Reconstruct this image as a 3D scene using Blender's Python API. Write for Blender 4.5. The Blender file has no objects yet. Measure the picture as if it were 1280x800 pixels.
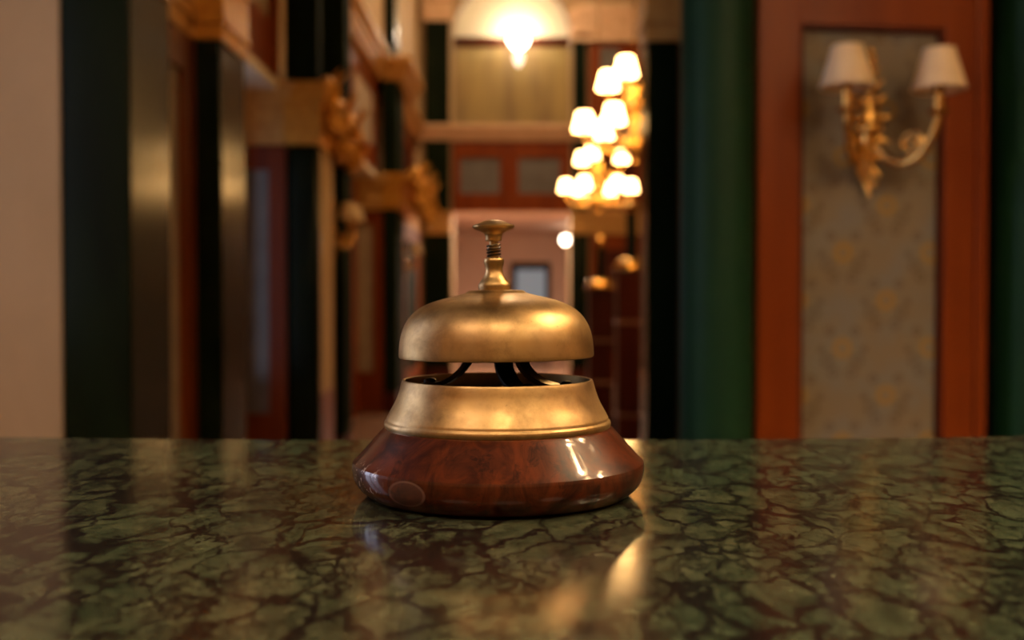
import bpy, bmesh, math, random
from mathutils import Vector, Matrix
PI = math.pi
S = bpy.context.scene
COL = S.collection
random.seed(7)

# ------------------------------------------------------------------ materials
class NT:
    """tiny node-graph helper"""
    def __init__(s, name):
        s.m = bpy.data.materials.new(name); s.m.use_nodes = True
        s.t = s.m.node_tree
        s.b = s.t.nodes['Principled BSDF']
        s.tc = s.t.nodes.new('ShaderNodeTexCoord')
    def n(s, typ, **kw):
        x = s.t.nodes.new(typ)
        for k, v in kw.items(): setattr(x, k, v)
        return x
    def link(s, a, b): s.t.links.new(a, b)
    def put(s, sock, v):
        if isinstance(v, (int, float)): sock.default_value = v
        elif isinstance(v, tuple): sock.default_value = v if len(v) == len(sock.default_value) else (*v, 1)
        else: s.link(v, sock)
    def math(s, op, a, b=None, c=None, clamp=False):
        x = s.n('ShaderNodeMath', operation=op); x.use_clamp = clamp
        s.put(x.inputs[0], a)
        if b is not None: s.put(x.inputs[1], b)
        if c is not None: s.put(x.inputs[2], c)
        return x.outputs[0]
    def step(s, v, lo, hi, to0=0.0, to1=1.0):
        x = s.n('ShaderNodeMapRange', interpolation_type='SMOOTHSTEP')
        s.put(x.inputs[0], v); x.inputs[1].default_value = lo; x.inputs[2].default_value = hi
        x.inputs[3].default_value = to0; x.inputs[4].default_value = to1
        return x.outputs[0]
    def mix(s, f, a, b):
        x = s.n('ShaderNodeMix', data_type='RGBA'); s.put(x.inputs[0], f)
        s.put(x.inputs[6], a); s.put(x.inputs[7], b)
        return x.outputs[2]
    def mapping(s, vec=None, scale=(1,1,1), rot=(0,0,0), loc=(0,0,0)):
        x = s.n('ShaderNodeMapping'); s.link(vec or s.tc.outputs['Object'], x.inputs[0])
        x.inputs['Scale'].default_value = scale; x.inputs['Rotation'].default_value = rot
        x.inputs['Location'].default_value = loc
        return x.outputs[0]
    def noise(s, vec=None, scale=5, detail=3, rough=.5, dist=0, col=False):
        x = s.n('ShaderNodeTexNoise'); s.link(vec or s.tc.outputs['Object'], x.inputs['Vector'])
        x.inputs['Scale'].default_value = scale; x.inputs['Detail'].default_value = detail
        x.inputs['Roughness'].default_value = rough; x.inputs['Distortion'].default_value = dist
        return x.outputs['Color' if col else 'Fac']
    def set(s, color=None, rough=None, metal=None, coat=None, spec=None, emit=None, power=None):
        I = s.b.inputs
        if color is not None: s.put(I['Base Color'], color)
        if rough is not None: s.put(I['Roughness'], rough)
        if metal is not None: s.put(I['Metallic'], metal)
        if coat is not None: I['Coat Weight'].default_value = coat; I['Coat Roughness'].default_value = .06
        if spec is not None: I['Specular IOR Level'].default_value = spec
        if emit is not None: s.put(I['Emission Color'], emit); I['Emission Strength'].default_value = power
        return s
    def bump(s, h, strength=.2, dist=.001):
        x = s.n('ShaderNodeBump'); x.inputs['Strength'].default_value = strength
        x.inputs['Distance'].default_value = dist; s.link(h, x.inputs['Height'])
        s.link(x.outputs[0], s.b.inputs['Normal'])

def mottled(name, c1, c2, rough, metal=0, scale=8, stretch=(1,1,1), coat=0, spec=.5, detail=4):
    t = NT(name)
    v = t.mapping(scale=stretch)
    f = t.step(t.noise(v, scale, detail, .6, .4), .3, .7)
    t.set(t.mix(f, c1, c2), rough, metal, coat, spec)
    return t.m

def lamp(name, color, power, base=(.8,.7,.5)):
    t = NT(name); t.set(base, .7, emit=color, power=power)
    return t.m

def marble():
    t = NT('green_marble')
    warp = t.noise(t.mapping(scale=(1,.6,1)), 26, 5, .62, 0, col=True)
    add = t.n('ShaderNodeMixRGB', blend_type='LINEAR_LIGHT'); add.inputs[0].default_value = .019
    t.link(t.mapping(rot=(0,0,.12)), add.inputs[1]); t.link(warp, add.inputs[2])
    fine = t.noise(t.mapping(scale=(1,.5,1)), 170, 3, .6, 0, col=True)
    add2 = t.n('ShaderNodeMixRGB', blend_type='LINEAR_LIGHT'); add2.inputs[0].default_value = .004
    t.link(add.outputs[0], add2.inputs[1]); t.link(fine, add2.inputs[2])
    w = add2.outputs[0]
    def vor(scale, stretch, rot):
        x = t.n('ShaderNodeTexVoronoi', feature='DISTANCE_TO_EDGE'); x.inputs['Scale'].default_value = scale
        t.link(t.mapping(w, stretch, rot), x.inputs['Vector']); return x.outputs['Distance']
    thick = t.noise(t.mapping(), 20, 4, .65)
    thick2 = t.noise(t.mapping(loc=(3,1,0)), 17, 4, .65)
    d0 = t.math('DIVIDE', vor(330, (1,.5,1), (0,0,.5)), t.step(thick2, .35, .75, .02, .16))
    d1 = t.math('DIVIDE', vor(150, (1,.42,1), (0,0,.15)), t.step(thick, .36, .74, .03, .21))
    d2 = t.math('DIVIDE', vor(64, (1,.45,1), (0,0,-.3)), t.step(thick2, .36, .76, .05, .25))
    v0 = t.math('MULTIPLY', t.step(d0, .1, 1.0, 1, 0), .62)
    v1 = t.math('MULTIPLY', t.step(d1, .1, 1.0, 1, 0), .85)
    v2 = t.step(d2, .25, 1.0, 1, 0)
    veins = t.math('MAXIMUM', t.math('MAXIMUM', v1, v2), v0)
    patch = t.step(t.noise(t.mapping(w, (1,1.3,1), (0,0,.6)), 11, 6, .68, .8), .58, .70)     # broad dark patches
    veins = t.math('MAXIMUM', veins, t.math('MULTIPLY', patch, .72))
    g = t.step(t.noise(t.mapping(w, (1,.5,1)), 110, 6, .7), .28, .74)
    g2 = t.step(t.noise(t.mapping(loc=(1,5,0)), 6.5, 3, .5), .38, .62)
    green = t.mix(g, (.018,.030,.016), (.084,.112,.060))
    olive = t.mix(g, (.026,.034,.018), (.112,.115,.062))
    t.set(t.mix(veins, t.mix(g2, green, olive), (.013,.0088,.0075)),
          t.step(t.noise(t.mapping(loc=(9,1,0)), 30, 4, .6), .3, .7, .095, .15), 0, spec=.25)
    return t.m

def brass():
    t = NT('aged_brass')
    stain = t.step(t.noise(None, 60, 8, .75, .2), .38, .74)
    dots = t.step(t.noise(None, 420, 3, .6), .68, .78)
    c = t.mix(stain, (.53,.345,.14), (.28,.17,.07))
    pink = t.step(t.noise(t.mapping(loc=(4,2,7)), 26, 4, .6), .42, .75)
    c = t.mix(t.math('MULTIPLY', pink, .45), c, (.50,.31,.18))
    c = t.mix(t.math('MULTIPLY', dots, .45), c, (.10,.06,.025))
    t.set(c, t.step(t.noise(t.mapping(loc=(2,2,2)), 60, 5, .7), .3, .7, .33, .50), 1)
    t.bump(t.noise(None, 300, 4, .6), .10, .0003)
    return t.m

def bell_wood():
    t = NT('dark_burl_wood')
    f = t.step(t.noise(t.mapping(scale=(1,1,.35)), 70, 5, .65, 1.2), .3, .7)
    f2 = t.step(t.noise(t.mapping(loc=(5,5,5), scale=(1,1,.5)), 130, 4, .7, .6), .54, .68)
    c = t.mix(f, (.022,.0045,.0022), (.115,.024,.0055))
    c = t.mix(t.math('MULTIPLY', f2, .75), c, (.012,.004,.003))
    sep = t.n('ShaderNodeSeparateXYZ'); t.link(t.tc.outputs['Object'], sep.inputs[0])
    # chips along the left of the edge and a pale ring left by a sticker
    left = t.math('MULTIPLY', t.step(sep.outputs[0], -.038, -.046), t.step(sep.outputs[2], .016, .012))
    left = t.math('MULTIPLY', left, t.step(sep.outputs[1], .01, -.005))
    chips = t.math('MULTIPLY', t.step(t.noise(t.mapping(loc=(1,0,0)), 420, 2, .5), .60, .64), left)
    c = t.mix(chips, c, (.55,.45,.42))
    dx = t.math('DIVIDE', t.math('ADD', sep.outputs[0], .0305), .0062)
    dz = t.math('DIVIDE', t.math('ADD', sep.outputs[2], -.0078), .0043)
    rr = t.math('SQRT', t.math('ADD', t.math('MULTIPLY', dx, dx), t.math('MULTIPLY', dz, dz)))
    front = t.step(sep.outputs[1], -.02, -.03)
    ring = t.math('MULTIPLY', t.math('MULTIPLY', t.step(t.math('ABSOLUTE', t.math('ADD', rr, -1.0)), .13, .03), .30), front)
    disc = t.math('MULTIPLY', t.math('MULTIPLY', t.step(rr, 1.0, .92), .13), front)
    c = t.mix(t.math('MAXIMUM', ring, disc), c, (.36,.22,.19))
    t.set(c, .35, 0, coat=.65, spec=.15)
    return t.m

def damask():
    t = NT('damask_wallpaper')
    sep = t.n('ShaderNodeSeparateXYZ'); t.link(t.tc.outputs['Object'], sep.inputs[0])
    W, H = .252, .262
    tot = None; petals = None
    for k in (0.0, .5):
        fu = t.math('ADD', t.math('FRACT', t.math('ADD', t.math('DIVIDE', sep.outputs[0], W), 10 + k)), -.5)
        fv = t.math('ADD', t.math('FRACT', t.math('ADD', t.math('DIVIDE', sep.outputs[2], H), 10 + k)), -.5)
        dx = t.math('MULTIPLY', fu, W); dz = t.math('MULTIPLY', fv, H)
        ax = t.math('ABSOLUTE', dx)
        r = t.math('SQRT', t.math('ADD', t.math('MULTIPLY', dx, dx), t.math('MULTIPLY', dz, dz)))
        ang = t.math('ARCTAN2', dx, dz)
        rad = t.math('MULTIPLY_ADD', t.math('COSINE', t.math('MULTIPLY', ang, 7)), .004, .021)
        flower = t.step(t.math('ABSOLUTE', t.math('SUBTRACT', r, rad)), .010, .004)
        def leaf(cx, cz, R, wd):
            ex = t.math('ADD', ax, -cx); ez = t.math('ADD', dz, -cz)
            q = t.math('SQRT', t.math('ADD', t.math('MULTIPLY', ex, ex), t.math('MULTIPLY', ez, ez)))
            return t.step(t.math('ABSOLUTE', t.math('ADD', q, -R)), wd, wd*.4)
        lf = t.math('MAXIMUM', leaf(.044, -.034, .014, .007), leaf(.036, .046, .009, .006))
        lf = t.math('MAXIMUM', lf, leaf(.062, -.004, .006, .006))
        lf = t.math('MAXIMUM', lf, leaf(.026, -.066, .012, .006))
        lf = t.math('MULTIPLY', lf, .8)
        tot = flower if tot is None else t.math('MAXIMUM', tot, flower)
        petals = lf if petals is None else t.math('MAXIMUM', petals, lf)
    base = t.mix(t.step(t.noise(None, 11, 3, .5), .35, .65), (.190,.150,.098), (.176,.162,.138))
    c = t.mix(t.math('MULTIPLY', petals, .65), base, (.085,.058,.024))
    c = t.mix(t.math('MULTIPLY', tot, .95), c, (.27,.165,.035))
    t.set(c, .55, spec=.3)
    return t.m

M = {
 'marble': marble(), 'brass': brass(), 'burl': bell_wood(), 'damask': damask(),
 'black': mottled('blackened_steel', (.012,.008,.006), (.03,.02,.015), .28, .9, 200),
 'spring': mottled('dark_spring_steel', (.05,.035,.02), (.09,.06,.03), .3, 1, 300),
 'green': mottled('polished_green_marble', (.0026,.0062,.0022), (.0056,.0118,.0040), .2, 0, 7, (1,1,.25), spec=.13),
 'matte': mottled('dark_green_painted_wood', (.0040,.0085,.0034), (.0085,.0170,.0060), .75, 0, 7, (1,1,.25), spec=.05),
 'greenr': mottled('green_lacquered_column', (.0042,.0255,.0105), (.0064,.034,.0145), .5, 0, 14, (1,1,.06), spec=.14),
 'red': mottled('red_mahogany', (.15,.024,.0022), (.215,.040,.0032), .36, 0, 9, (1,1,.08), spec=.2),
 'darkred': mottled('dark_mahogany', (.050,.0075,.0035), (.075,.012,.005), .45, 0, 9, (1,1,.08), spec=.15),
 'cream': mottled('cream_plaster', (.43,.28,.130), (.47,.31,.15), .7, 0, 3),
 'white': mottled('pale_plaster', (.66,.56,.40), (.70,.60,.44), .8, 0, 3),
 'pink': mottled('pink_plaster', (.66,.47,.37), (.70,.52,.41), .8, 0, 3),
 'tan': mottled('tan_striped_paper', (.26,.165,.075), (.44,.31,.11), .7, 0, 3.4, (1,1,.12)),
 'fabric': mottled('beige_panel_fabric', (.30,.215,.13), (.36,.26,.165), .8, 0, 6),
 'glass': mottled('grey_frosted_glass', (.13,.115,.10), (.17,.155,.14), .18, 0, 4),
 'gilt': mottled('gilded_plaster', (.56,.29,.075), (.70,.41,.13), .38, .35, 16),
 'gold': mottled('polished_gold_brass', (.60,.33,.085), (.74,.44,.13), .24, 1, 30),
 'shade': mottled('cream_lampshade_fabric', (.78,.60,.38), (.83,.66,.43), .8, 0, 20),
 'peach': mottled('peach_gilded_plaster', (.66,.40,.21), (.78,.52,.31), .45, .1, 10),
 'deep': mottled('deep_gold_leaf', (.56,.25,.035), (.74,.38,.06), .36, .55, 24),
 'ceil': mottled('brown_coffered_ceiling', (.085,.045,.022), (.11,.06,.03), .6, 0, 3),
 'floor': mottled('brown_stone_floor', (.16,.09,.055), (.24,.14,.09), .25, 0, 2),
 'wood': mottled('reddish_counter_wood', (.11,.02,.006), (.17,.034,.010), .3, 0, 8, (1,1,.1)),
 'lit': lamp('glowing_lampshade', (1,.57,.20), 19),
 'litnear': lamp('soft_glowing_lampshade', (1,.70,.38), 8),
 'filament': lamp('candle_bulb_glass', (1,.74,.44), 430),
 'dayalcove': lamp('dim_daylight_window_glass', (.62,.74,1), .8, (.5,.5,.5)),
 'globe': lamp('glowing_lamp_globe', (1,.82,.62), 16),
 'down': lamp('default_fill_glow', (1,.72,.45), 55),  # default glow of the added fill lights
 'softfill': lamp('wide_fill_glow', (1,.74,.48), 11),  # wide glow of the fill lights added behind the counter
 'hallfill': lamp('hall_fill_glow', (1,.70,.42), 68),  # glow of the fill lights added over the hall
 'farfill': lamp('far_room_fill_glow', (1,.76,.56), 112),  # glow of the fill light added in the pink room
 'band': mottled('dull_copper', (.22,.10,.06), (.28,.14,.085), .3, .3, 20),
 'day': lamp('daylight_window_glass', (.70,.76,1), 5.5, (.5,.5,.5)),
 'dayfar': lamp('daylit_door_glass', (.55,.68,.76), .24, (.2,.2,.2)),
}

# ------------------------------------------------------------------ mesh helpers
def box(bm, x0, x1, y0, y1, z0, z1):
    v = [bm.verts.new((x, y, z)) for x in (x0, x1) for y in (y0, y1) for z in (z0, z1)]
    for f in ((0,1,3,2), (4,6,7,5), (0,4,5,1), (2,3,7,6), (0,2,6,4), (1,5,7,3)):
        bm.faces.new([v[i] for i in f])
def lathe(bm, prof, segs=48, c=(0,0,0), closed=False):
    rings = []
    for r, z in prof:
        if r < 1e-6: rings.append([bm.verts.new((c[0], c[1], c[2]+z))])
        else: rings.append([bm.verts.new((c[0]+r*math.cos(2*PI*i/segs), c[1]+r*math.sin(2*PI*i/segs), c[2]+z)) for i in range(segs)])
    pairs = list(zip(rings[:-1], rings[1:]))
    if closed: pairs.append((rings[-1], rings[0]))
    for a, b in pairs:
        for i in range(segs):
            j = (i+1) % segs
            q = [a[i % len(a)], a[j % len(a)], b[j % len(b)], b[i % len(b)]]
            q2 = []
            for v in q:
                if v not in q2: q2.append(v)
            if len(q2) > 2: bm.faces.new(q2)
def smooth_path(pts, n=6):
    P = [Vector(p) for p in pts]; out = []
    for i in range(len(P)-1):
        p0, p1, p2, p3 = P[max(i-1,0)], P[i], P[i+1], P[min(i+2,len(P)-1)]
        for k in range(n):
            t = k/n
            out.append(.5*((2*p1) + (p2-p0)*t + (2*p0-5*p1+4*p2-p3)*t*t + (3*p1-p0-3*p2+p3)*t**3))
    out.append(P[-1]); return out
def tube(bm, pts, r, segs=8, flat=None):
    """round tube along pts; r a number or list; flat=(w,h) for a ribbon section"""
    P = [Vector(p) for p in pts]; n = len(P); rings = []
    up = Vector((0,0,1)); prev = None
    for i in range(n):
        d = (P[min(i+1,n-1)] - P[max(i-1,0)]).normalized()
        if prev is None:
            a = d.cross(up)
            if a.length < 1e-4: a = d.cross(Vector((1,0,0)))
        else: a = prev - d*prev.dot(d)
        a.normalize(); prev = a; b = a.cross(d)
        rr = r[i] if isinstance(r, (list, tuple)) else r
        if flat:
            w, h = flat
            rings.append([bm.verts.new(P[i] + a*sx*w + b*sy*h) for sx, sy in ((-1,-1),(1,-1),(1,1),(-1,1))])
        else:
            rings.append([bm.verts.new(P[i] + a*rr*math.cos(2*PI*k/segs) + b*rr*math.sin(2*PI*k/segs)) for k in range(segs)])
    for A, B in zip(rings[:-1], rings[1:]):
        m = len(A)
        for i in range(m): bm.faces.new((A[i], A[(i+1)%m], B[(i+1)%m], B[i]))
    bm.faces.new(rings[0][::-1]); bm.faces.new(rings[-1])
def leafblob(bm, c, L, W, T, ang, curl=.3, axis='y'):
    """a pointed acanthus leaf: long L, wide W, thick T, turned by ang in the xz plane, standing out along -y"""
    N, K = 7, 8; rings = []
    ca, sa = math.cos(ang), math.sin(ang)
    for i in range(N+1):
        t = i/N; w = W*math.sin(PI*min(1, t*.9+.1))**.8*(1-.55*t)
        th = T*math.sin(PI*min(1, t*.9+.08))
        out = -curl*L*t*t
        ring = []
        for k in range(K):
            u = w*math.cos(2*PI*k/K); q = th*math.sin(2*PI*k/K)
            x, z = u, L*(t-.1)
            ring.append(bm.verts.new((c[0]+x*ca+z*sa, c[1]+out+q, c[2]-x*sa+z*ca)))
        rings.append(ring)
    for A, B in zip(rings[:-1], rings[1:]):
        for i in range(K): bm.faces.new((A[i], A[(i+1)%K], B[(i+1)%K], B[i]))
    bm.faces.new(rings[0][::-1]); bm.faces.new(rings[-1])
def prism(bm, poly, y0, y1):
    """polygon in xz extruded along y"""
    a = [bm.verts.new((x, y0, z)) for x, z in poly]; b = [bm.verts.new((x, y1, z)) for x, z in poly]
    n = len(poly)
    bm.faces.new(a); bm.faces.new(b[::-1])
    for i in range(n): bm.faces.new((a[i], b[i], b[(i+1)%n], a[(i+1)%n]))

def obj(name, bm, mat, parent=None, loc=(0,0,0), rot=(0,0,0), smooth=35, bevel=0):
    bmesh.ops.recalc_face_normals(bm, faces=bm.faces)
    me = bpy.data.meshes.new(name); bm.to_mesh(me); bm.free()
    me.materials.append(M[mat] if isinstance(mat, str) else mat)
    if smooth:
        me.polygons.foreach_set('use_smooth', [True]*len(me.polygons)); me.set_sharp_from_angle(angle=math.radians(smooth))
    o = bpy.data.objects.new(name, me); COL.objects.link(o)
    o.location = loc; o.rotation_euler = rot
    if parent: o.parent = parent
    if bevel:
        b = o.modifiers.new('bevel', 'BEVEL'); b.width = bevel; b.segments = 3; b.limit_method = 'ANGLE'
    return o
def tag(o, label, cat, group=None):
    o['label'] = label; o['category'] = cat; o['kind'] = 'thing'
    if group: o['group'] = group
    return o
def thing(name, label, cat, loc=(0,0,0), rz=0, group=None):
    o = bpy.data.objects.new(name, None); COL.objects.link(o); o.empty_display_size = .1
    o.location = loc; o.rotation_euler = (0,0,rz)
    return tag(o, label, cat, group)
def B(*boxes):
    bm = bmesh.new()
    for b in boxes: box(bm, *b)
    return bm
def struct(name, bm, mat, parent=None, **k):
    o = obj(name, bm, mat, parent, smooth=0, **k); 
    if not parent: o['kind'] = 'structure'
    return o
def copy_tree(o, parent=None):
    c = o.copy(); COL.objects.link(c)
    if parent: c.parent = parent
    for ch in list(o.children): copy_tree(ch, c)
    return c

# ------------------------------------------------------------------ camera
CZ = 1.18
F = 1300.0
cam = bpy.data.cameras.new('camera'); co = bpy.data.objects.new('camera', cam); COL.objects.link(co)
cam.sensor_width = 36; cam.lens = 36*F/1280
co.location = (0, 0, CZ); co.rotation_euler = (PI/2 - math.atan(25/F), 0, 0)
cam.clip_start = .02; cam.clip_end = 80
cam.dof.use_dof = True; cam.dof.focus_distance = .358; cam.dof.aperture_fstop = 9.0
S.camera = co
TOP = CZ - .0735                                   # the counter's top

# ------------------------------------------------------------------ counter
t = thing('reception_counter', 'polished green marble reception counter with a network of dark veins', 'counter', (0, 0, 0))
bm = bmesh.new()
n = 48; poly = []
for i in range(n+1):
    x = -1.25 + 2.9*i/n
    poly.append((x, .546 + .18*min(abs(x+.02), .45)**2))
front = [(1.65, -.12), (-1.25, -.12)]
poly = poly + front
a = [bm.verts.new((x, y, TOP)) for x, y in poly]; b = [bm.verts.new((x, y, TOP-.03)) for x, y in poly]
bm.faces.new(a); bm.faces.new(b[::-1])
for i in range(len(poly)): bm.faces.new((a[i], b[i], b[(i+1)%len(poly)], a[(i+1)%len(poly)]))
obj('marble_top', bm, 'marble', t, smooth=30, bevel=.002)
obj('counter_body', B((-1.2,1.6,-.06,.47,.1,TOP-.03), (-1.22,1.62,-.02,.49,TOP-.075,TOP-.03)), 'wood', t, smooth=0)
obj('plinth', B((-1.22,1.62,-.03,.49,0,.1)), 'darkred', t, smooth=0)
for i in range(5):
    x0 = -1.12 + i*.54
    obj('body_panel', B((x0,x0+.48,.47,.482,.2,.95)), 'red', t, smooth=0)

# ------------------------------------------------------------------ the bell
PX = .395/F                                        # metres per pixel at the bell's axis
bx = (622-640)*PX
bell = thing('service_bell', 'brass call bell with push button on a dark glossy wooden base', 'bell', (bx, .395, TOP))
def pz(r, y): return (r*PX, (617.0-y)*PX)
def fine(prof, n=5):
    return [(max(p.x, 0), p.y) for p in smooth_path([(r, z, 0) for r, z in prof], n)]
# wooden base
bm = bmesh.new()
prof = [(0,.0006), (150*PX,.0006), (156*PX,.0008)] + fine([pz(162,613.5), pz(169.5,608), pz(177.5,598), pz(181,586), pz(181.2,577)], 4) \
     + fine([pz(180.3,574.2), pz(173,567), pz(158,550.5), pz(148,539), pz(142,533)], 4) + [pz(138,531.5), pz(100,531.5), (0, pz(0,531.5)[1])]
lathe(bm, prof, 128); obj('wooden_base', bm, 'burl', bell, loc=(.0003,0,0), smooth=28)
# brass ring
bm = bmesh.new()
out = [pz(139.5,533)] + fine([pz(140.6,531.5), pz(141.2,528), pz(140.6,525)], 3) + [pz(138.6,523.4), pz(138.2,522.2)] \
    + fine([pz(138.0,520.5), pz(133.5,512), pz(128,502), pz(123.3,490), pz(120.5,480), pz(119.3,476)], 4) + [pz(118.4,474.2), pz(116.8,473.6), pz(115.4,474.4)]
inn = [pz(116,482), pz(120,500), pz(132,528), pz(134,533)]
lathe(bm, out + inn, 128, closed=True); obj('brass_ring', bm, 'brass', bell, smooth=40)
# dark plate in the ring, and bracket arms
bm = bmesh.new(); lathe(bm, [(0,pz(0,492)[1]), pz(117.3,492), pz(117.3,495), (0,pz(0,495)[1])], 64)
obj('inner_plate', bm, 'black', bell)
tilt = Matrix.Rotation(math.radians(-.9), 4, 'Y')
def arm(az, r1, wid, mid=.5, r0=22):
    bm = bmesh.new()
    path = smooth_path([(r0*PX,0,.0600), (r0*1.1*PX,0,.0535), (r0*1.45*PX,0,.0475), ((r0*1.45+(r1-r0*1.45)*mid*.6)*PX,0,.0432), ((r0+(r1-r0)*mid*1.35)*PX,0,.0413), (r1*PX,0,.0408)], 8)
    tube(bm, path, 0, flat=(wid, .0009))
    o = obj('bracket_arm', bm, 'black', bell, rot=(0,0,az), smooth=40, bevel=.0003)
    bm = bmesh.new(); lathe(bm, [(0,.0436), (.0016,.0434), (.0024,.0427), (.0026,.0417), (0,.0417)], 20, ((r1-9)*PX, 0, 0))
    obj('screw', bm, 'black', o)
    bm = bmesh.new(); lathe(bm, [(0,.0410), (.0013,.0410), (.0013,.0384), (0,.0384)], 16, ((r1-9)*PX, 0, 0))
    obj('spacer', bm, 'black', o)
arm(math.radians(168), 97, .0042, .5, 30)
arm(math.radians(-22), 100, .0048, .5, 26)
arm(math.radians(-64), 92, .0036, .4, 14)
bm = bmesh.new(); lathe(bm, [(0,.0625), (.0095,.0625), (.0100,.0605), (.0095,.0590), (.0030,.0588), (0,.0588)], 32)
obj('bracket_hub', bm, 'black', bell)
# dome
bm = bmesh.new()
out = [pz(11,362.5), pz(33,363), pz(35.5,364)] + fine([pz(38,366.2), pz(50,369.6), pz(66,373.4), pz(82,378.2), pz(96,385), pz(107,394.5), pz(114.5,406), pz(119,419), pz(121,432), pz(121.6,443)], 4) + [pz(121.2,445.6), pz(120,446.4)]
inn = [(r-.0011, z-.0010) for r, z in [pz(121,443), pz(120.6,432), pz(118.6,419), pz(114.2,406), pz(106.6,394.5), pz(96,385), pz(82,378.2), pz(66,373.4), pz(38,366.5)]] + [pz(11,368)]
lathe(bm, out + inn, 128, closed=True)
dome = obj('bell_dome', bm, 'brass', bell, loc=(.0000,0,.0000), rot=(0,math.radians(-.5),0), smooth=40)
# stem, plunger
up = thing_dummy = None
bm = bmesh.new()
lathe(bm, [pz(2,366), pz(19.5,364)] + fine([pz(20.2,360), pz(20.2,356.5), pz(18.6,353.2), pz(14,347), pz(11.2,340.5), pz(10.8,335.5), pz(12.4,329.5), pz(12.8,326), pz(11.8,323.2)], 4) + [pz(9.5,322), pz(2,322)], 48)
obj('stem', bm, 'brass', bell, rot=(0,math.radians(-.9),0), smooth=40)
bm = bmesh.new()
lathe(bm, [(0,pz(0,324)[1]), pz(5.6,324), pz(5.6,300), (0,pz(0,300)[1])], 24)
pl = obj('plunger_rod', bm, 'brass', bell, rot=(0,math.radians(-.9),0))
bm = bmesh.new()
lathe(bm, [(0,pz(0,301.5)[1]), pz(9.4,301.5), pz(10.2,300.6)] + fine([pz(10.2,298), pz(10.6,294.5), pz(12.6,291.5), pz(17.5,288.8), pz(23.5,286.6), pz(26,284.6), pz(26.2,282.8)], 4) + [pz(25,281.6)] + fine([pz(19,279.8), pz(15.5,278.0), pz(11,276.2), pz(5,275.2)], 3) + [(0,pz(0,275)[1])], 64)
obj('push_button', bm, 'brass', bell, rot=(0,math.radians(-.9),0), smooth=35)
bm = bmesh.new(); pts = []
for i in range(4*20+1):
    a_ = 2*PI*i/20; z = pz(0,322)[1] + (pz(0,306)[1]-pz(0,322)[1])*i/80
    pts.append((8.0*PX*math.cos(a_), 8.0*PX*math.sin(a_), z))
tube(bm, pts, .00042, 6); obj('spring', bm, 'spring', bell, rot=(0,math.radians(-.9),0))

# ------------------------------------------------------------------ room shell
HALL_TOP = 6.2; REC_TOP = 3.3
struct('floor', B((-2.5,3.2,-2.2,23,-.1,0)), 'floor')
struct('ceiling', B((-2.5,3.2,-2.2,3.0,REC_TOP,REC_TOP+.1)), 'ceil')
struct('ceiling_hall', B((-1.9,2.2,3.0,17.4,HALL_TOP,HALL_TOP+.1)), 'white')
struct('wall_left_reception', B((-2.4,-2.3,-2.2,.9,0,REC_TOP), (-2.4,-2.3,1.9,3.0,0,REC_TOP), (-2.4,-2.3,.9,1.9,0,.95), (-2.4,-2.3,.9,1.9,2.75,REC_TOP)), 'cream')
w = struct('window_1', B((-2.38,-2.32,.9,1.9,.95,1.02), (-2.38,-2.32,.9,1.9,2.68,2.75), (-2.38,-2.32,.9,.97,.95,2.75), (-2.38,-2.32,1.83,1.9,.95,2.75), (-2.38,-2.32,1.37,1.43,1.02,2.68)), 'darkred')
w['kind'] = 'structure'
obj('window_pane', B((-2.355,-2.345,.97,1.37,1.02,2.68), (-2.355,-2.345,1.43,1.83,1.02,2.68)), 'day', w, smooth=0)
struct('wall_back', B((-2.4,3.1,-2.3,-2.2,0,REC_TOP)), 'cream')
struct('wall_right_reception', B((3.1,3.2,-2.2,3.3,0,REC_TOP)), 'cream')
struct('wall_left_partition', B((-2.4,-1.283,2.96,3.06,0,REC_TOP)), 'cream')
struct('wall_near', B((-1.9,2.2,2.9,3.0,REC_TOP+.1,HALL_TOP)), 'cream')
struct('wall_left', B((-1.9,-1.64,3.0,4.6,0,HALL_TOP), (-1.9,-1.64,6.0,15.0,0,HALL_TOP), (-1.9,-1.64,4.6,6.0,0,.6), (-1.9,-1.64,4.6,6.0,2.3,HALL_TOP), (-1.64,-1.34,3.3,14.8,3.69,HALL_TOP), (-1.64,-1.44,3.8,15.0,2.5,3.45)), 'cream')
struct('wall_right', B((2.05,2.2,3.9,15.0,0,HALL_TOP)), 'fabric')
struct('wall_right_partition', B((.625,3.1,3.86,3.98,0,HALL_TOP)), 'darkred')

w = struct('window_2', B((-1.74,-1.68,4.6,6.0,.6,.67), (-1.74,-1.68,4.6,6.0,2.23,2.3), (-1.74,-1.68,4.6,4.67,.67,2.23), (-1.74,-1.68,5.93,6.0,.67,2.23), (-1.74,-1.68,5.27,5.33,.67,2.23)), 'darkred')
obj('window_pane', B((-1.715,-1.705,4.67,5.27,.67,2.23), (-1.715,-1.705,5.33,5.93,.67,2.23)), 'dayalcove', w, smooth=0)
# gilded cornice above the left upper panels (follows the pilasters)
def cornice(bm, x0, x1, y0, y1, z0=3.45):
    for k, (p, za, zb) in enumerate(((0,0,.06), (.03,.06,.13), (.06,.13,.18), (.09,.18,.23))):
        box(bm, x0, x1+p-.09, y0-p+.09, y1+p-.09, z0+za, z0+zb)
bm = bmesh.new(); cornice(bm, -1.64, -1.24, 3.4, 15.0)
for y0, y1 in ((3.7,4.2), (6.2,6.95), (7.1,7.7), (10.7,12.2)): cornice(bm, -1.5, -1.03, y0, y1)
struct('trim_1', bm, 'gilt')
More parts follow.
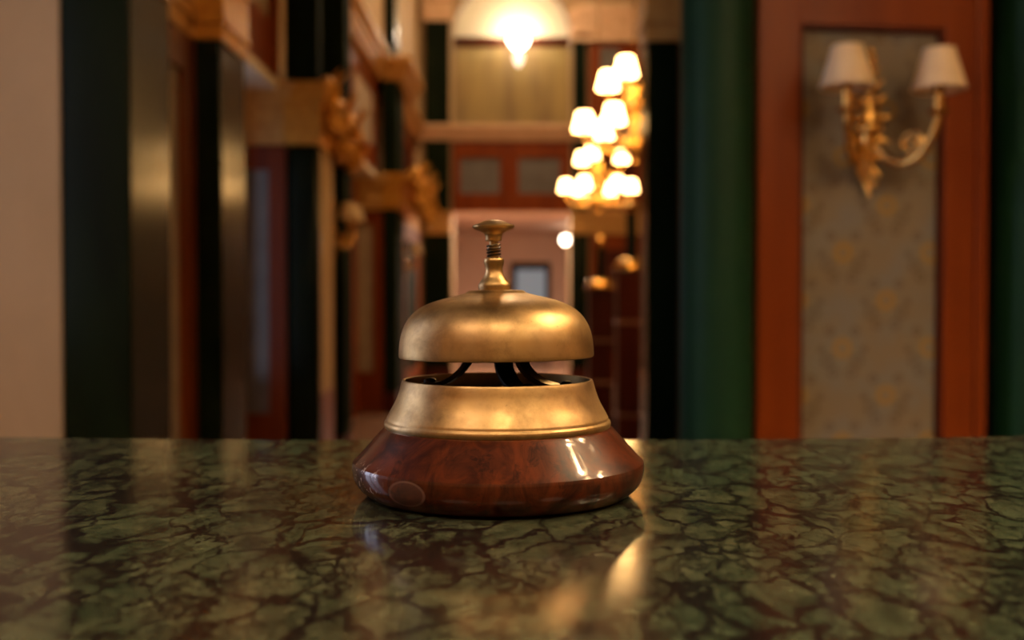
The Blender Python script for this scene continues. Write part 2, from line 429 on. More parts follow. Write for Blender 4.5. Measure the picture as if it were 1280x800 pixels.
# lower gilded entablature of the left wall, between the columns
def entab(bm, x0, x1, y0, y1, z0=2.12, z1=2.49):
    h = z1-z0
    for p, za, zb in ((0,0,.16), (.015,.16,.2), (.005,.2,.62), (.03,.62,.72), (.05,.72,.86), (.07,.86,1)):
        box(bm, x0, x1+p-.04, y0-p+.04, y1, z0+za*h, z0+zb*h)
bm = bmesh.new(); entab(bm, -1.64, -1.10, 3.35, 3.80); entab(bm, -1.64, -1.34, 6.26, 6.5); entab(bm, -1.64, -1.30, 10.76, 10.95); entab(bm, -1.64,-1.30,6.5,7.6)
entab(bm, -1.64, -1.28, 12.0, 14.99)
struct('trim_2', bm, 'gilt')

# ------------------------------------------------------------------ square columns on the left
def scroll_bm(size, thick):
    """a console scroll: two spirals joined by an S, plus leaf lobes; in the yz plane facing +x"""
    bm = bmesh.new()
    def spiral(cx, cz, R, turns, dirn, a0):
        pts = []
        for i in range(int(18*turns)+1):
            f = i/(18*turns); a = a0 + dirn*2*PI*turns*f; r = R*(1-.8*f)
            pts.append((0, cx + r*math.cos(a), cz + r*math.sin(a)))
        return pts
    s1 = spiral(.0, .30*size, .22*size, 1.7, 1, -PI/2)[::-1]
    s2 = spiral(.10*size, -.30*size, .15*size, 1.6, -1, PI/2)
    path = s1 + smooth_path([s1[-1], (0, .12*size, .0), s2[0]], 5)[1:-1] + s2
    tube(bm, [(p[0], p[1], p[2]) for p in path], .055*size, 8)
    return bm
def scroll(parent, loc, size, rz=0):
    bm = bmesh.new()
    # outline scroll ribbons on both cheeks + body + acanthus leaf down the front
    for s in (-1, 1):
        q = scroll_bm(size, .1)
        for v in q.verts: v.co.x += s*.16*size
        me = bpy.data.meshes.new('tmp'); q.to_mesh(me); q.free(); bm.from_mesh(me); bpy.data.meshes.remove(me)
    body = smooth_path([(0,-.06*size,.5*size), (0,.20*size,.30*size), (0,.06*size,.0), (0,.14*size,-.3*size), (0,0,-.48*size)], 5)
    tube(bm, body, [(.13+.05*math.sin(i))*size for i in range(len(body))], 10)
    for (z, ang, L) in ((.42,.7,.42), (.42,-.7,.42), (.1,2.4,.44), (.1,-2.4,.44), (-.12,PI,.55), (.5,0,.35), (-.05,1.5,.36), (-.05,-1.5,.36)):
        q = bmesh.new(); leafblob(q, (0,0,0), L*size, .14*size, .05*size, ang, .45)
        for v in q.verts: v.co = Vector((v.co.x, -v.co.y + .2*size, v.co.z + z*size))
        me = bpy.data.meshes.new('tmp'); q.to_mesh(me); q.free(); bm.from_mesh(me); bpy.data.meshes.remove(me)
    return obj('gilded_scroll', bm, 'deep', parent, loc, (0,0,rz), smooth=50)

def column(name, label, x0, x1, y0, y1, cap=(.05,.05), upper=True, scrolls=(), capy1=None, top=2.12, upx=None, bev=.008):
    cx, cy = (x0+x1)/2, (y0+y1)/2
    t = thing(name, label, 'column', (cx, cy, 0))
    hx, hy = (x1-x0)/2, (y1-y0)/2
    obj('shaft', B((-hx,hx,-hy,hy,.22,top)), 'matte' if y0 > 7 else 'green', t, smooth=30 if bev > .01 else 0, bevel=bev)
    obj('plinth', B((-hx,hx,-hy,hy,0,.18), (-hx+.01,hx-.01,-hy+.01,hy-.01,.18,.22)), 'darkred', t, smooth=0)
    bm = bmesh.new(); hh = 2.49-top
    y1c = (capy1-cy) if capy1 else hy
    for p, za, zb in ((.2,0,.14), (.45,.14,.2), (.3,.2,.62), (.6,.62,.72), (.8,.72,.86), (1,.86,1)):
        box(bm, -hx-cap[0]*p*.3, hx+cap[0]*p, -hy-cap[1]*p, y1c, top+za*hh, top+zb*hh)
    c = obj('capital', bm, 'deep', t, smooth=0)
    for (px, py, pz_, size, rz) in scrolls: scroll(c, (px-cx, py-cy, pz_), size, rz)
    if upper:
        ux = upx or hx
        obj('upper_shaft', B((-hx,ux,-hy,hy,2.49,3.45)), 'matte', t, smooth=0, bevel=.006)
    return t
column('square_column', 'wide dark green square column beside the cream wall at far left', -1.281, -1.084, 2.962, 3.31)
column('square_column', 'narrow dark green square column with plain gilded capital, second from the cream wall', -1.235, -1.05, 3.77, 4.11, (.05,.07))
column('square_column', 'green square column with bluish gleam and large gilded scroll capital', -1.37, -1.17, 6.3, 6.42, (.06,.06), scrolls=[(-1.15,6.42,2.36,.32,-.9), (-1.14,6.80,2.27,.34,-1.3), (-1.13,7.2,2.24,.34,-1.3)], capy1=7.30, bev=.045)
column('square_pilaster', 'thin green pilaster behind the nearer white-shaded sconce of the left wall', -1.36, -1.17, 7.32, 7.60, (.05,.0))
column('square_column', 'distant green square column with gilded scroll capital behind the bell, left side', -1.335, -1.19, 10.8, 11.5, (.10,.06), scrolls=[(-1.03,10.95,2.34,.40,-.9), (-1.0,11.5,2.28,.42,-1.2), (-1.0,12.1,2.24,.42,-1.2)], capy1=12.2)
# top pilaster above the cornice
tag(obj('upper_pilaster', B((-1.34,-1.22,10.9,11.3,3.685,HALL_TOP)), 'green', smooth=0), 'dark green pilaster standing on the gilded left cornice near the top of the photo', 'pilaster')

# ------------------------------------------------------------------ wood framed panels on the left wall
def side_panel(label, x, y0, y1, z0, z1, st=.12, fab='fabric', rail=.12, brail=.12):
    """panel in a yz plane facing +x"""
    t = thing('framed_wall_panel', label, 'wall panel', (x, (y0+y1)/2, z0))
    h = (y1-y0)/2; H = z1-z0
    for s in (-1, 1): obj('stile', B((-.03,.02, min(s*h, s*(h-st)), max(s*h, s*(h-st)), 0, H)), 'red', t, smooth=0)
    obj('rail', B((-.03,.0195,-h+st,h-st,H-rail,H)), 'red', t, smooth=0); obj('rail', B((-.03,.0195,-h+st,h-st,0,brail)), 'red', t, smooth=0)
    obj('inset', B((-.03,.0,-h+st,h-st,brail,H-rail)), fab, t, smooth=0)
    return t
def front_panel(label, xs, y, zs, fab, name='framed_wall_panel', stiles=(True,True), wood='red'):
    """panel facing the camera: xs=(x0, inset0, inset1, x1), zs=(z0, inset0, inset1, z1)"""
    x0, a0, a1, x1 = xs; z0, c0, c1, z1 = zs; cx = (x0+x1)/2
    t = thing(name, label, 'wall panel', (cx, y, z0))
    if a0 > x0: obj('stile', B((x0-cx,a0-cx,0,.05,0,z1-z0)), wood, t, smooth=0)
    if x1 > a1: obj('stile', B((a1-cx,x1-cx,0,.05,0,z1-z0)), wood, t, smooth=0)
    obj('rail', B((a0-cx,a1-cx,.0005,.05,0,c0-z0)), wood, t, smooth=0); obj('rail', B((a0-cx,a1-cx,.0005,.05,c1-z0,z1-z0)), wood, t, smooth=0)
    obj('inset', B((a0-cx,a1-cx,.02,.05,c0-z0,c1-z0)), fab, t, smooth=0)
    return t
# between first two columns: beige fabric with a red stile
t = thing('framed_wall_panel', 'beige panel strip with red wooden stile between the first two green columns', 'wall panel', (-1.16, 3.54, 0))
obj('stile', B((-.03,.02,.09,.225,0,2.115)), 'red', t, smooth=0); obj('rail', B((-.03,.019,-.225,.09,1.98,2.115)), 'red', t, smooth=0)
obj('inset', B((-.03,.0,-.225,.09,0,1.98)), 'fabric', t, smooth=0)
struct('wall_left_pier', B((-1.64,-1.195,3.32,3.76,0,2.115), (-1.64,-1.24,3.78,4.1,0,2.115)), 'cream')
struct('wall_left_soffit', B((-1.64,-1.40,4.1,6.3,2.44,2.498), (-1.64,-1.40,7.65,10.8,2.44,2.498)), 'white')
front_panel('tall grey glass panel in a red wooden frame, left of the bluish-edged green column', (-1.64,-1.62,-1.475,-1.371), 6.31, (0,.49,1.97,2.115), 'glass')
front_panel('tall beige panel in a red wooden frame just left of the bell', (-1.64,-1.62,-1.44,-1.336), 10.82, (0,.43,1.97,2.115), 'fabric')
struct('wall_left_spur', B((-1.64,-1.38,6.37,7.62,0,2.12), (-1.36,-1.18,6.43,6.86,.6,2.115), (-1.64,-1.345,10.88,12.2,0,2.12)), 'cream')
struct('baseboard_left', B((-1.36,-1.175,6.43,6.86,0,.6)), 'red')
t = side_panel('narrow red wood strip panel under the nearer sconce on the left wall', -1.27, 6.88, 7.3, 0, 2.115, .1)
side_panel('upper red and cream panel above the first bay of the left wall', -1.42, 4.13, 6.28, 2.5, 3.445, .2, 'fabric', .2, .30)
side_panel('upper red and cream panel above the second bay of the left wall', -1.42, 7.64, 9.15, 2.5, 3.445, .16, 'fabric', .16, .22)
side_panel('upper red and cream panel nearest the distant scroll column', -1.42, 9.15, 10.78, 2.5, 3.445, .16, 'fabric', .16, .22)
side_panel('upper red panel of the last left bay beside the far wall', -1.42, 11.55, 14.98, 2.5, 3.445, .3, 'darkred', .2, .3)
side_panel('red panelled strip on the left wall beneath the farther sconce', -1.30, 12.22, 14.5, 0, 2.115, .35, 'matte', .2, .3)
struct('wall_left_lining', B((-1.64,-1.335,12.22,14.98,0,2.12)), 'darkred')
side_panel('tall red framed beige panel on the left wall in the bay before the distant column', -1.61, 8.0, 10.7, 0, 2.4, .3, 'fabric', .2, .45)

# ------------------------------------------------------------------ far wall (Y = 15)
FY = 15.0
def fx(x, Y=FY): return (x-640)/F*Y
def fz(y, Y=FY): return CZ + (375-y)/F*Y
bm = B((-1.9,fx(566),FY,FY+.25,2.45,HALL_TOP-.001), (fx(712),2.2,FY,FY+.25,0,HALL_TOP-.001), (-1.9,fx(566),FY,FY+.25,0,2.45), (fx(566),fx(712),FY,FY+.25,2.45,3.69))
# arch over the gallery opening
xa, xb = fx(566), fx(712); r = (xb-xa)/2; cx = (xa+xb)/2; zs = 4.98
arc = [(cx + r*math.cos(PI*i/24), zs + r*math.sin(PI*i/24)*.98) for i in range(25)]
for (u0, w0), (u1, w1) in zip(arc[:-1], arc[1:]):
    prism(bm, [(u0,w0), (u1,w1), (u1,HALL_TOP-.001), (u0,HALL_TOP-.001)], FY, FY+.25)
struct('wall_far', bm, 'cream')
def far_cornice(bm, x0, x1, y0, z0, z1):
    h = z1-z0
    for p, za, zb in ((.02,0,.25), (.06,.25,.55), (.1,.55,.8), (.14,.8,1)): box(bm, x0, x1, y0-p, y0, z0+za*h, z0+zb*h)
bm = bmesh.new(); far_cornice(bm, -1.5, 2.04, FY-.06, 3.46, 3.68); struct('trim_3', bm, 'peach')
def far_pillar(label, x0, x1, cap2):
    t = thing('far_pilaster', label, 'pilaster', ((x0+x1)/2, FY, 0)); h = (x1-x0)/2
    obj('shaft', B((-h,h,-.10,-.002,.2,2.12)), 'green', t, smooth=0)
    obj('plinth', B((-h-.02,h+.02,-.13,-.002,0,.2)), 'darkred', t, smooth=0)
    bm = bmesh.new()
    for p, za, zb in ((.0,2.12,2.18), (.01,2.18,2.20), (.0,2.20,2.38), (.015,2.38,2.42), (.02,2.42,2.448)): box(bm, -h-p, h+p, -.10-p*3, -.002, za, zb)
    obj('capital', bm, 'gilt', t, smooth=0)
    obj('upper_shaft', B((-h+.03,h-.02,-.09,-.002,2.448,3.46)), 'green', t, smooth=0)
    obj('gallery_shaft', B((-h+.03,h-.02,-.09,-.002,3.68,cap2)), 'green', t, smooth=0)
    bm = bmesh.new()
    for p, za, zb in ((.0,0,.06), (.02,.06,.10), (.01,.10,.3), (.03,.3,.36), (.04,.36,.44)): box(bm, -h-p, h+p, -.10-p, -.002, cap2+za, cap2+zb)
    obj('gallery_capital', bm, 'peach', t, smooth=0)
    return t
far_pillar('green pilaster with gilded capitals left of the far doorway', fx(530), fx(564), fz(30))
far_pillar('slim green pilaster with gilded capitals right of the far doorway', fx(713), fx(734), fz(55))
# red band with two glass panes above the doorway
t = thing('transom_panel', 'red wooden transom with two grey glass panes over the far doorway', 'transom', (0, FY, 2.451))
g = []
for (a0, a1) in ((575,625), (648,700)): g.append((fx(a0), fx(a1)))
z0, z1, zt = fz(243)-2.45, fz(198)-2.45, 1.0
obj('frame', B((fx(566),g[0][0],-.06,-.001,0,zt), (g[0][1],g[1][0],-.06,-.001,0,zt), (g[1][1],fx(712),-.06,-.001,0,zt), (g[0][0],g[0][1],-.06,-.001,0,z0), (g[0][0],g[0][1],-.06,-.001,z1,zt), (g[1][0],g[1][1],-.06,-.001,0,z0), (g[1][0],g[1][1],-.06,-.001,z1,zt)), 'red', t, smooth=0)
for a0, a1 in g: obj('pane', B((a0,a1,-.03,-.01,z0,z1)), 'glass', t, smooth=0)
# right part of the far wall
bm = bmesh.new(); far_cornice(bm, fx(718), fx(811), FY-.1, fz(55), fz(14)); struct('trim_4', bm, 'peach')
front_panel('red framed panel with small grey pane behind the chandeliers', (fx(736),fx(749),fx(773),fx(803)), FY-.06, (3.69,fz(104),fz(62),fz(56)), 'glass')
bm = bmesh.new(); far_cornice(bm, fx(735), 2.04, FY-.03, 2.12, 2.46); struct('trim_5', bm, 'gilt')
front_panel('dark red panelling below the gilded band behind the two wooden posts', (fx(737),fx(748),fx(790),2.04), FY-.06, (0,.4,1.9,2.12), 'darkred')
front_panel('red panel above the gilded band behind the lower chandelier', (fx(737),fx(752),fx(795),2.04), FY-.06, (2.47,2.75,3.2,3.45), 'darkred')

# room behind the far doorway
struct('wall_far_room', B((-1.3,fx(638,22),22,22.1,0,2.6), (fx(688,22),1.25,22,22.1,0,2.6), (fx(638,22),fx(688,22),22,22.1,1.98,2.6), (-1.4,-1.3,15.25,22.1,0,2.6), (1.15,1.25,15.25,22.0,0,2.6)), 'pink')
struct('ceiling_far_room', B((-1.4,1.25,15.25,22.1,2.6,2.7)), 'pink')
x0, x1 = fx(638,22), fx(688,22); a0, a1 = fx(645,22), fx(682,22)
zt = 1.97
d = struct('door_1', B((x0,a0,21.95,22.05,0,zt), (a1,x1,21.95,22.05,0,zt), (a0,a1,21.95,22.05,fz(337,22),zt), (a0,a1,21.95,22.05,0,.95)), mottled('dark_brown_door_wood', (.03,.009,.005), (.045,.013,.007), .8, 0, 5, spec=.03))
obj('door_glass', B((a0,a1,21.99,22.01,.95,fz(337,22))), 'dayfar', d, smooth=0)
def fill_lamp(label, loc, mat='down', r=.14):  # ceiling-mounted fill light, added only to brighten a room
    t = thing('added_fill_light', label, 'fill light', loc)
    bm = bmesh.new(); lathe(bm, [(0,-.05), (r*.7,-.045), (r*.95,-.025), (r,-.012), (0,-.012)], 32); obj('diffuser', bm, mat, t)
    bm = bmesh.new(); lathe(bm, [(0,0), (r*1.15,0), (r*1.15,-.02), (r*1.02,-.024), (r*1.02,-.0125), (0,-.0125)], 32); obj('trim_ring', bm, 'gold', t)
    return t
fill_lamp('added unseen fill light in the pink room beyond the far doorway', (0, 15.85, 2.6), 'farfill', .44)  # added to light the pink room, hidden above the doorway
# small globe lamp on the pink room's right wall
t = thing('globe_wall_lamp', 'small glowing globe lamp on the pink wall right of the far door', 'wall lamp', (1.15, 20.0, 2.2))
bm = bmesh.new(); bmesh.ops.create_uvsphere(bm, u_segments=24, v_segments=16, radius=.085); obj('globe', bm, 'globe', t, (-.12,0,.13))
bm = bmesh.new(); tube(bm, smooth_path([(0,0,0), (-.07,0,-.02), (-.12,0,.045)], 5), .012); bmesh.ops.create_cone(bm, cap_ends=True, segments=20, radius1=.05, radius2=.05, depth=.02, matrix=Matrix.Translation((-.01,0,0)) @ Matrix.Rotation(PI/2,4,'Y'))
obj('bracket', bm, 'gold', t)

# gallery behind the arch
GY = 17.0
struct('wall_gallery', B((-1.5,1.5,GY,GY+.1,3.6,HALL_TOP)), 'white')
struct('wall_gallery_sides', B((-1.5,-1.35,FY+.25,GY,3.6,HALL_TOP), (1.35,1.5,FY+.25,GY,3.6,HALL_TOP)), 'white')
struct('floor_gallery', B((-1.5,1.5,FY+.25,GY+.1,3.5,3.6)), 'floor')
tag(obj('wallpaper_panel', B((-1.34,1.34,GY-.02,GY-.001,3.6,fz(60,GY))), 'tan', smooth=0), 'tan striped wall hanging under the bright gallery lamp', 'wall hanging')
struct('trim_6', B((-1.34,1.34,GY-.09,GY-.001,fz(60,GY),fz(50,GY))), 'darkred')
t = thing('gallery_wall_lamp', 'bright bowl wall lamp in the arched gallery above the far doorway', 'wall lamp', (fx(648,GY), GY-.09, fz(60,GY)))
bm = bmesh.new(); lathe(bm, [(0,-.12), (.06,-.11), (.13,-.05), (.17,.04), (.16,.04), (.12,-.04), (.05,-.095), (0,-.105)], 32, (0,-.22,0)); obj('bowl', bm, 'globe', t)
bm = bmesh.new(); bmesh.ops.create_uvsphere(bm, u_segments=20, v_segments=12, radius=.09, matrix=Matrix.Translation((0,-.22,.09))); obj('bulb', bm, lamp('bright_bulb', (1,.86,.62), 170), t)
bm = bmesh.new(); lathe(bm, [(0,-.40), (.03,-.38), (.07,-.30), (.08,-.22), (.05,-.15), (0,-.13)], 24, (0,-.22,0)); obj('crystal_drop', bm, lamp('lit_crystal', (1,.84,.6), 2.2), t)
bm = B((-.05,.05,-.03,0,-.2,.05)); tube(bm, [(0,-.02,-.1), (0,-.13,-.13), (0,-.22,-.12)], .015); obj('bracket', bm, 'gold', t)

# ------------------------------------------------------------------ right: green columns, red panel, pilaster
def round_column(label, x, y, r):
    t = thing('round_column', label, 'column', (x, y, 0))
    bm = bmesh.new(); lathe(bm, [(0,.2), (r,.2), (r*1.0,1.0), (r*.985,2.3), (r*.96,2.7), (0,2.7)], 96); obj('shaft', bm, 'greenr', t, smooth=40)
    bm = bmesh.new(); lathe(bm, [(0,0), (r,0), (r,.08), (r*.97,.1), (r,.14), (r*.98,.2), (0,.2)], 64); obj('base', bm, 'darkred', t, smooth=40)
    bm = bmesh.new(); lathe(bm, [(0,2.7), (r*.98,2.7), (r,2.74), (r*.97,2.78), (r*.98,2.95), (r,3.1), (r,REC_TOP-.001), (0,REC_TOP-.001)], 64); obj('capital', bm, 'gilt', t, smooth=40)
    return t
RY = 2.80
round_column('tall round green column left of the red framed wallpaper panel', .556, 2.83, .0985)
round_column('round green column at the right edge of the photo', 1.50, 2.98, .125)
yaw = math.radians(-7)            # the right wall turns away a little
t = thing('sconce_panel', 'red mahogany wall panel framing patterned wallpaper behind the two-armed sconce', 'wall panel', (.662, RY, 0), -yaw)
Wp = .655
a0, a1 = .117, .532
z_in = 1.925
obj('stile', B((0,a0,0,.05,0,2.6)), 'red', t, smooth=0, bevel=.004); obj('stile', B((a1,Wp-.035,0,.05,0,2.6)), 'red', t, smooth=0, bevel=.004)
obj('rail', B((a0,a1,.0005,.05,z_in,2.12)), 'red', t, smooth=0); obj('rail', B((a0,a1,.0005,.05,0,.12)), 'red', t, smooth=0)
obj('edge_moulding', B((Wp-.035,Wp,-.008,.05,0,2.6)), 'red', t, smooth=0, bevel=.005)
obj('upper_field', B((a0,a1,.01,.05,2.12,2.6)), 'red', t, smooth=0)
# inner bead
bd = .012
obj('bead', B((a0,a0+bd,.008,.05,.12,z_in), (a1-bd,a1,.008,.05,.12,z_in), (a0+bd,a1-bd,.008,.05,z_in-bd,z_in)), 'darkred', t, smooth=0)
obj('wallpaper', B((a0+bd,a1-bd,.028,.05,.12,z_in-bd)), 'damask', t, smooth=0)
panel = t
struct('wall_right_backing', B((.60,3.1,3.2,3.3,0,REC_TOP)), 'darkred')
# dark pilaster end of the right partition
t = thing('partition_pilaster', 'dark green pilaster with shadowed gilded capital left of the round column', 'pilaster', (.555, 3.86, 0))
obj('shaft', B((-.062,.05,-.06,.12,.2,2.12)), 'green', t, smooth=0)
obj('red_strip', B((.05,.12,-.03,-.0,0,2.12)), 'red', t, smooth=0)
obj('plinth', B((-.07,.06,-.08,.12,0,.2)), 'darkred', t, smooth=0)
bm = bmesh.new()
for p, za, zb in ((.01,2.12,2.18), (.03,2.18,2.20), (.015,2.20,2.38), (.05,2.38,2.42), (.08,2.42,2.49)): box(bm, -.062-p*.6, .12, -.06-p, .12, za, zb)
obj('capital', bm, 'gilt', t, smooth=0)
obj('upper_shaft', B((-.062,.07,-.05,.12,2.49,HALL_TOP)), 'green', t, smooth=0)

# ------------------------------------------------------------------ two-armed sconce
def make_sconce(name, label):
    t = thing(name, label, 'sconce')
    bm = bmesh.new()
    # backplate body
    tube(bm, smooth_path([(0,-.012,-.16), (0,-.02,-.08), (0,-.026,0), (0,-.02,.08), (0,-.012,.165)], 6), [.006+.018*math.sin(PI*i/24)**1.2 for i in range(25)], 12)
    q = bmesh.new(); bmesh.ops.create_uvsphere(q, u_segments=20, v_segments=12, radius=.026, matrix=Matrix.Translation((0,-.034,0)))
    me = bpy.data.meshes.new('tmp'); q.to_mesh(me); q.free(); bm.from_mesh(me); bpy.data.meshes.remove(me)
    for (x, z, L, W, a) in ((0,.15,.06,.014,0), (.010,.135,.045,.012,.5), (-.010,.135,.045,.012,-.5), (.012,.10,.05,.014,.7), (-.012,.10,.05,.014,-.7),
                            (.014,.06,.055,.016,.8), (-.014,.06,.055,.016,-.8), (.018,.02,.055,.016,1.2), (-.018,.02,.055,.016,-1.2), (.016,-.02,.05,.015,1.9), (-.016,-.02,.05,.015,-1.9),
                            (.014,-.055,.055,.016,2.4), (-.014,-.055,.055,.016,-2.4), (.010,-.095,.05,.014,2.6), (-.010,-.095,.05,.014,-2.6), (0,-.135,.055,.012,PI), (.006,-.12,.04,.01,2.8), (-.006,-.12,.04,.01,-2.8)):
        leafblob(bm, (x,-.018,z), L, W, .007, a, .35)
    for (x, z, r_) in ((0,.207,.014), (.007,.188,.013), (-.007,.168,.014), (.010,.150,.014), (-.012,.130,.015), (.016,.115,.014), (0,.105,.017), (.022,.03,.014), (-.024,.03,.014), (.03,.0,.012), (-.03,.0,.012), (.02,-.08,.013), (-.02,-.08,.013), (.0,-.13,.013), (.011,-.15,.012), (.012,.175,.008), (-.012,.175,.008), (0,.09,.013), (.017,.075,.009), (-.017,.075,.009), (0,.05,.012), (0,-.06,.013), (0,-.10,.011), (.018,-.045,.009), (-.018,-.045,.009), (0,-.18,.008)):
        q = bmesh.new(); bmesh.ops.create_uvsphere(q, u_segments=12, v_segments=8, radius=r_, matrix=Matrix.Translation((x,-.034,z)))
        me = bpy.data.meshes.new('tmp'); q.to_mesh(me); q.free(); bm.from_mesh(me); bpy.data.meshes.remove(me)
    obj('backplate', bm, 'gold', t, smooth=50)
    for s in (-1, 1):
        h = Vector((s*.125, -.165, 0)).normalized()
        def at(u, z): return (h.x*u, h.y*u, z)
        bm = bmesh.new()
        path = smooth_path([at(.02,.0), at(.035,-.035), at(.06,-.075), at(.105,-.1), at(.15,-.088), at(.182,-.05), at(.2,-.01), at(.207,.02)], 6)
        tube(bm, path, [.0085+.004*math.sin(PI*i/(len(path)-1)) for i in range(len(path))], 10)
        sp = []
        for i in range(44):
            f = i/43; a_ = -PI/2 + .25 - f*2*PI*1.9; R = .036*(1-.78*f)
            sp.append(at(.135 - R*math.cos(a_)*1.0, -.05 + R*math.sin(a_)))
        tube(bm, sp, [.0075*(1-.35*i/43) for i in range(44)], 8)
        # drip pan + leaf collar
        c = at(.207, 0)
        lathe(bm, [(0,.012), (.012,.014), (.026,.024), (.028,.028), (.012,.026), (0,.03)], 20, c)
        arm_ = obj('arm', bm, 'gold', t, smooth=50)
        bm = bmesh.new(); lathe(bm, [(0,.028), (.0115,.028), (.0135,.04), (.0125,.095), (.006,.1), (0,.1)], 20, c); obj('candle_sleeve', bm, 'gold', arm_)
        bm = bmesh.new(); lathe(bm, [(.067,.083), (.068,.085), (.0395,.184), (.0385,.184), (.066,.083)], 40, c, closed=True)
        sh = obj('lampshade', bm, 'shade', arm_, smooth=60)
        bm = bmesh.new(); lathe(bm, [(.0672,.081), (.0695,.083), (.069,.087), (.0665,.087)], 40, c, closed=True); obj('shade_trim', bm, 'shade', sh); bm = bmesh.new(); lathe(bm, [(.038,.182), (.041,.182), (.0405,.187), (.038,.187)], 40, c, closed=True)
        obj('shade_trim', bm, 'shade', sh)
        bm = bmesh.new(); lathe(bm, [(0,.1), (.006,.1), (.012,.118), (.012,.135), (.004,.155), (0,.158)], 16, c); obj('bulb', bm, 'white', arm_)
    return t
sc = make_sconce('two_armed_sconce', 'gilded two-armed sconce with cream shades on the patterned wallpaper panel')
u = .309
px_, py_ = .662 + u*math.cos(-yaw) , RY + u*math.sin(-yaw)
sc.location = (px_ - .028*math.sin(-yaw), py_ + .028*math.cos(-yaw) - .002, 1.645); sc.rotation_euler = (0,0,-yaw)
s2 = copy_tree(sc); s2.location = (-1.247, 7.06, 1.64); s2.rotation_euler = (0,0,PI/2)
s2['label'] = 'nearer of the two gilded sconces on the left wall, beside the scroll column'
s3 = copy_tree(sc); s3.location = (-1.27, 12.0, 1.64); s3.rotation_euler = (0,0,PI/2)
s3['label'] = 'farther small gilded sconce on the left wall, just left of the bell button'

# ------------------------------------------------------------------ chandeliers
def make_chandelier(label, ztop, glow='lit'):
    """origin at the height of the lower arms' shades (z = 2.20)"""
    t = thing('chandelier', label, 'chandelier')
    bm = bmesh.new()
    lathe(bm, [(0,-.26), (.012,-.25), (.02,-.235), (.01,-.215), (.014,-.2), (.05,-.17), (.065,-.135), (.05,-.10), (.022,-.07), (.018,-.02), (.035,.01), (.04,.04), (.02,.07), (.016,.12), (.03,.16), (.045,.19), (.03,.22), (.014,.25), (.012,.34), (.022,.36), (.008,.4), (0,.41)], 28)
    obj('stem', bm, 'gold', t, smooth=50)
    bm = bmesh.new()
    n = int((ztop-.4)/.045)
    for i in range(n):
        z = .4 + i*.045; pts = []
        for k in range(13):
            a_ = 2*PI*k/12; pts.append((.010*math.cos(a_) if i % 2 else 0, 0 if i % 2 else .010*math.cos(a_), z+.0225+.028*math.sin(a_)))
        tube(bm, pts, .003, 5)
    lathe(bm, [(0,ztop-.06), (.03,ztop-.055), (.06,ztop-.02), (.065,ztop), (0,ztop)], 24)
    obj('chain', bm, 'gold', t, smooth=50)
    def arm(az, R, zs, z0, big):
        h = (math.cos(az), math.sin(az))
        def at(u, z): return (h[0]*u, h[1]*u, z)
        bm = bmesh.new()
        path = smooth_path([at(.02,z0), at(R*.3,z0-.045), at(R*.62,z0-.06), at(R*.92,z0-.02), at(R,zs-.085)], 6)
        tube(bm, path, .008, 8)
        sp = []
        for i in range(26):
            f = i/25; a_ = -PI/2 - f*2*PI*1.4; q = .03*(1-.75*f); sp.append(at(R*.55 - q*math.cos(a_), z0-.02+q*math.sin(a_)))
        tube(bm, sp, .005, 6)
        c = at(R, 0)
        lathe(bm, [(0,zs-.095), (.012,zs-.092), (.03,zs-.08), (.031,zs-.076), (0,zs-.078)], 18, c)
        lathe(bm, [(0,zs-.125), (.008,zs-.118), (.012,zs-.108), (.006,zs-.095), (0,zs-.095)], 12, c)
        a_ = obj('arm', bm, 'gold', t, smooth=50)
        bm = bmesh.new(); lathe(bm, [(0,zs-.078), (.011,zs-.078), (.011,zs-.02), (0,zs-.018)], 14, c); obj('candle_sleeve', bm, 'white', a_)
        bm = bmesh.new(); lathe(bm, [(.066,zs-.052), (.041,zs+.052), (.039,zs+.052), (.064,zs-.052)], 28, c, closed=True); obj('lampshade', bm, glow, a_, smooth=60)
        bm = bmesh.new(); lathe(bm, [(0,zs-.03), (.01,zs-.028), (.024,zs-.008), (.026,zs+.006), (.018,zs+.024), (0,zs+.034)], 16, c); obj('bulb', bm, 'filament' if glow == 'litnear' else glow, a_, smooth=60)
    for k in range(6): arm(PI + k*PI/3, .29, 0, -.11, True)
    for k in range(3): arm(math.radians(-110 + 120*k), .215, .27, .13, False)
    # pendant crystal drops below the bowl
    for k in range(8):
        a_ = 2*PI*k/8; bm = bmesh.new()
        lathe(bm, [(0,-.19), (.009,-.178), (.011,-.17), (.006,-.155), (.002,-.14), (0,-.14)], 10, (.06*math.cos(a_), .06*math.sin(a_), 0))
        obj('crystal_drop', bm, 'gold', t)
    return t
c1 = make_chandelier('nearer lit chandelier with cream shades, partly hidden by the dark right pilaster', HALL_TOP-2.205)
c1.location = (.705, 6.0, 2.205)
c2 = copy_tree(c1); c2.location = (.775, 9.35, 2.205); c2['label'] = 'farther lit chandelier hanging lower in view, left of the nearer one'
c1['group'] = c2['group'] = 'hall chandeliers'
c3 = make_chandelier('lit chandelier over the right end of the reception counter, seen as sparkles on the bell', (REC_TOP-2.45)/1.6, 'litnear')
c3.location = (1.50, .72, 2.45); c3.scale = (1.6, 1.6, 1.6); c3.rotation_euler = (0,0,.25)

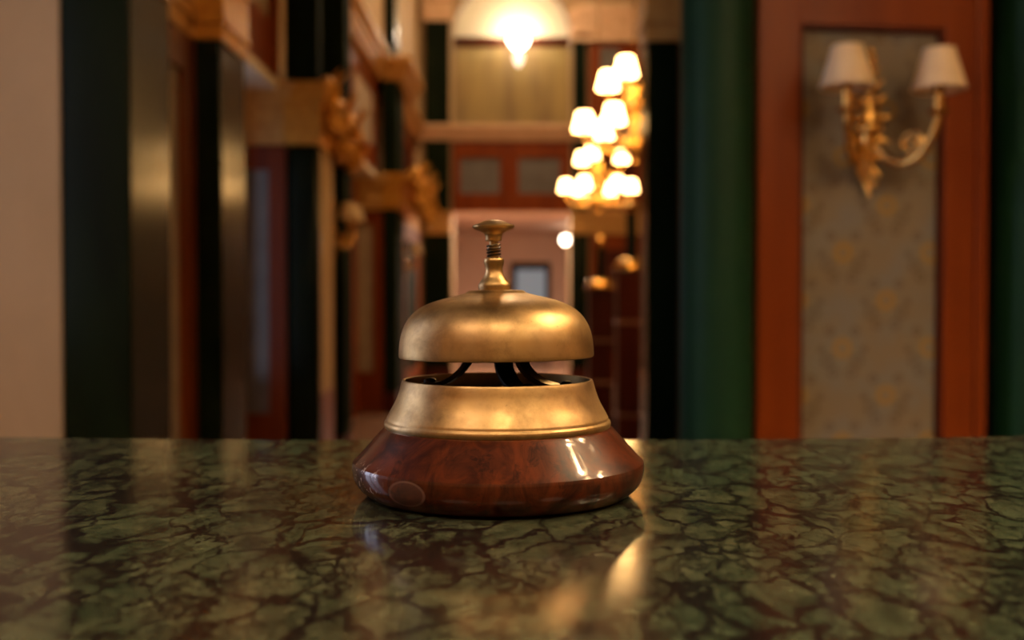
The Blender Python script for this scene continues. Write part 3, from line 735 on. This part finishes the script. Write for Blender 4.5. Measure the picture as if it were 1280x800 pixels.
# ------------------------------------------------------------------ wooden posts with lamp columns
def post(label, x, y, hw, top, ctop, ball):
    t = thing('newel_post', label, 'post', (x, y, 0))
    bm = B((-hw,hw,-hw,hw,0,.12), (-hw*.9,hw*.9,-hw*.9,hw*.9,.12,top-.05), (-hw,hw,-hw,hw,top-.05,top-.03))
    obj('body', bm, 'darkred', t, smooth=0, bevel=.006)
    for z in ((.42,.80) if ball else (.40,1.02)):
        obj('brass_band', B((-hw*.95,hw*.95,-hw*.95,hw*.95,z,z+.025)), 'band', t, smooth=0, bevel=.004)
    bm = bmesh.new(); lathe(bm, [(0,top-.03), (hw*.98,top-.03), (hw*1.12,top-.02), (hw*1.12,top-.005), (hw*1.05,top+.01), (hw*.95,top+.03), (hw*.75,top+.05), (hw*.45,top+.062), (0,top+.065)], 48); obj('cap', bm, 'gold', t, smooth=50)
    bm = bmesh.new(); lathe(bm, [(0,top+.04), (.05,top+.04), (.05,top+.06), (.038,top+.07), (.034,ctop), (0,ctop)], 32); obj('stone_column', bm, 'green', t, smooth=40)
    bm = bmesh.new()
    if ball: lathe(bm, [(0,ctop), (.03,ctop), (.02,ctop+.012)] + [(.042*math.sin(a_), ctop+.05-.042*math.cos(a_)) for a_ in [PI*k/12 for k in range(2,13)]], 28)
    else: lathe(bm, [(0,ctop), (.045,ctop), (.06,ctop+.015), (.075,ctop+.04), (.06,ctop+.06), (.03,ctop+.075), (.02,ctop+.09), (0,ctop+.1)], 28)
    obj('finial', bm, 'gold', t, smooth=50)
    return t
post('taller dark red wooden post with dark column and gold cap, beside the right pilaster', .803, 7.0, .113, 1.40, 1.76, False)
post('shorter dark red wooden post with gold cap and ball finial, just right of the bell', .805, 9.5, .125, 1.31, 1.67, True)

# ------------------------------------------------------------------ added fill lights, unseen above the frame
fill_lamp('added unseen fill light behind the reception counter', (.3, -1.4, REC_TOP), 'softfill', .5)  # these three are added to brighten the brass and the reception
fill_lamp('added unseen fill light behind and right of the reception counter', (1.9, -1.3, REC_TOP), 'softfill', .5)
fill_lamp('added unseen fill light behind and left of the reception counter', (-1.3, -1.2, REC_TOP), 'softfill', .5)
for y in (9.0, 11.2, 13.4):
    q = fill_lamp('added unseen fill light high above the hall', (.3, y, HALL_TOP), 'hallfill', .30); q['group'] = 'hall fill lights'  # added to brighten the hall and its far wall

# ------------------------------------------------------------------ world + view
w = bpy.data.worlds.new('dim_world'); S.world = w; w.use_nodes = True
w.node_tree.nodes['Background'].inputs[0].default_value = (.05,.04,.03,1); w.node_tree.nodes['Background'].inputs[1].default_value = .3
S.view_settings.view_transform = 'Standard'; S.view_settings.look = 'None'; S.view_settings.gamma = 1; S.view_settings.use_curve_mapping = False
S.view_settings.exposure = 0.0
S.cycles.use_denoising = True
S.cycles.max_bounces = 8; S.cycles.diffuse_bounces = 4; S.cycles.glossy_bounces = 4
S.cycles.sample_clamp_indirect = 6
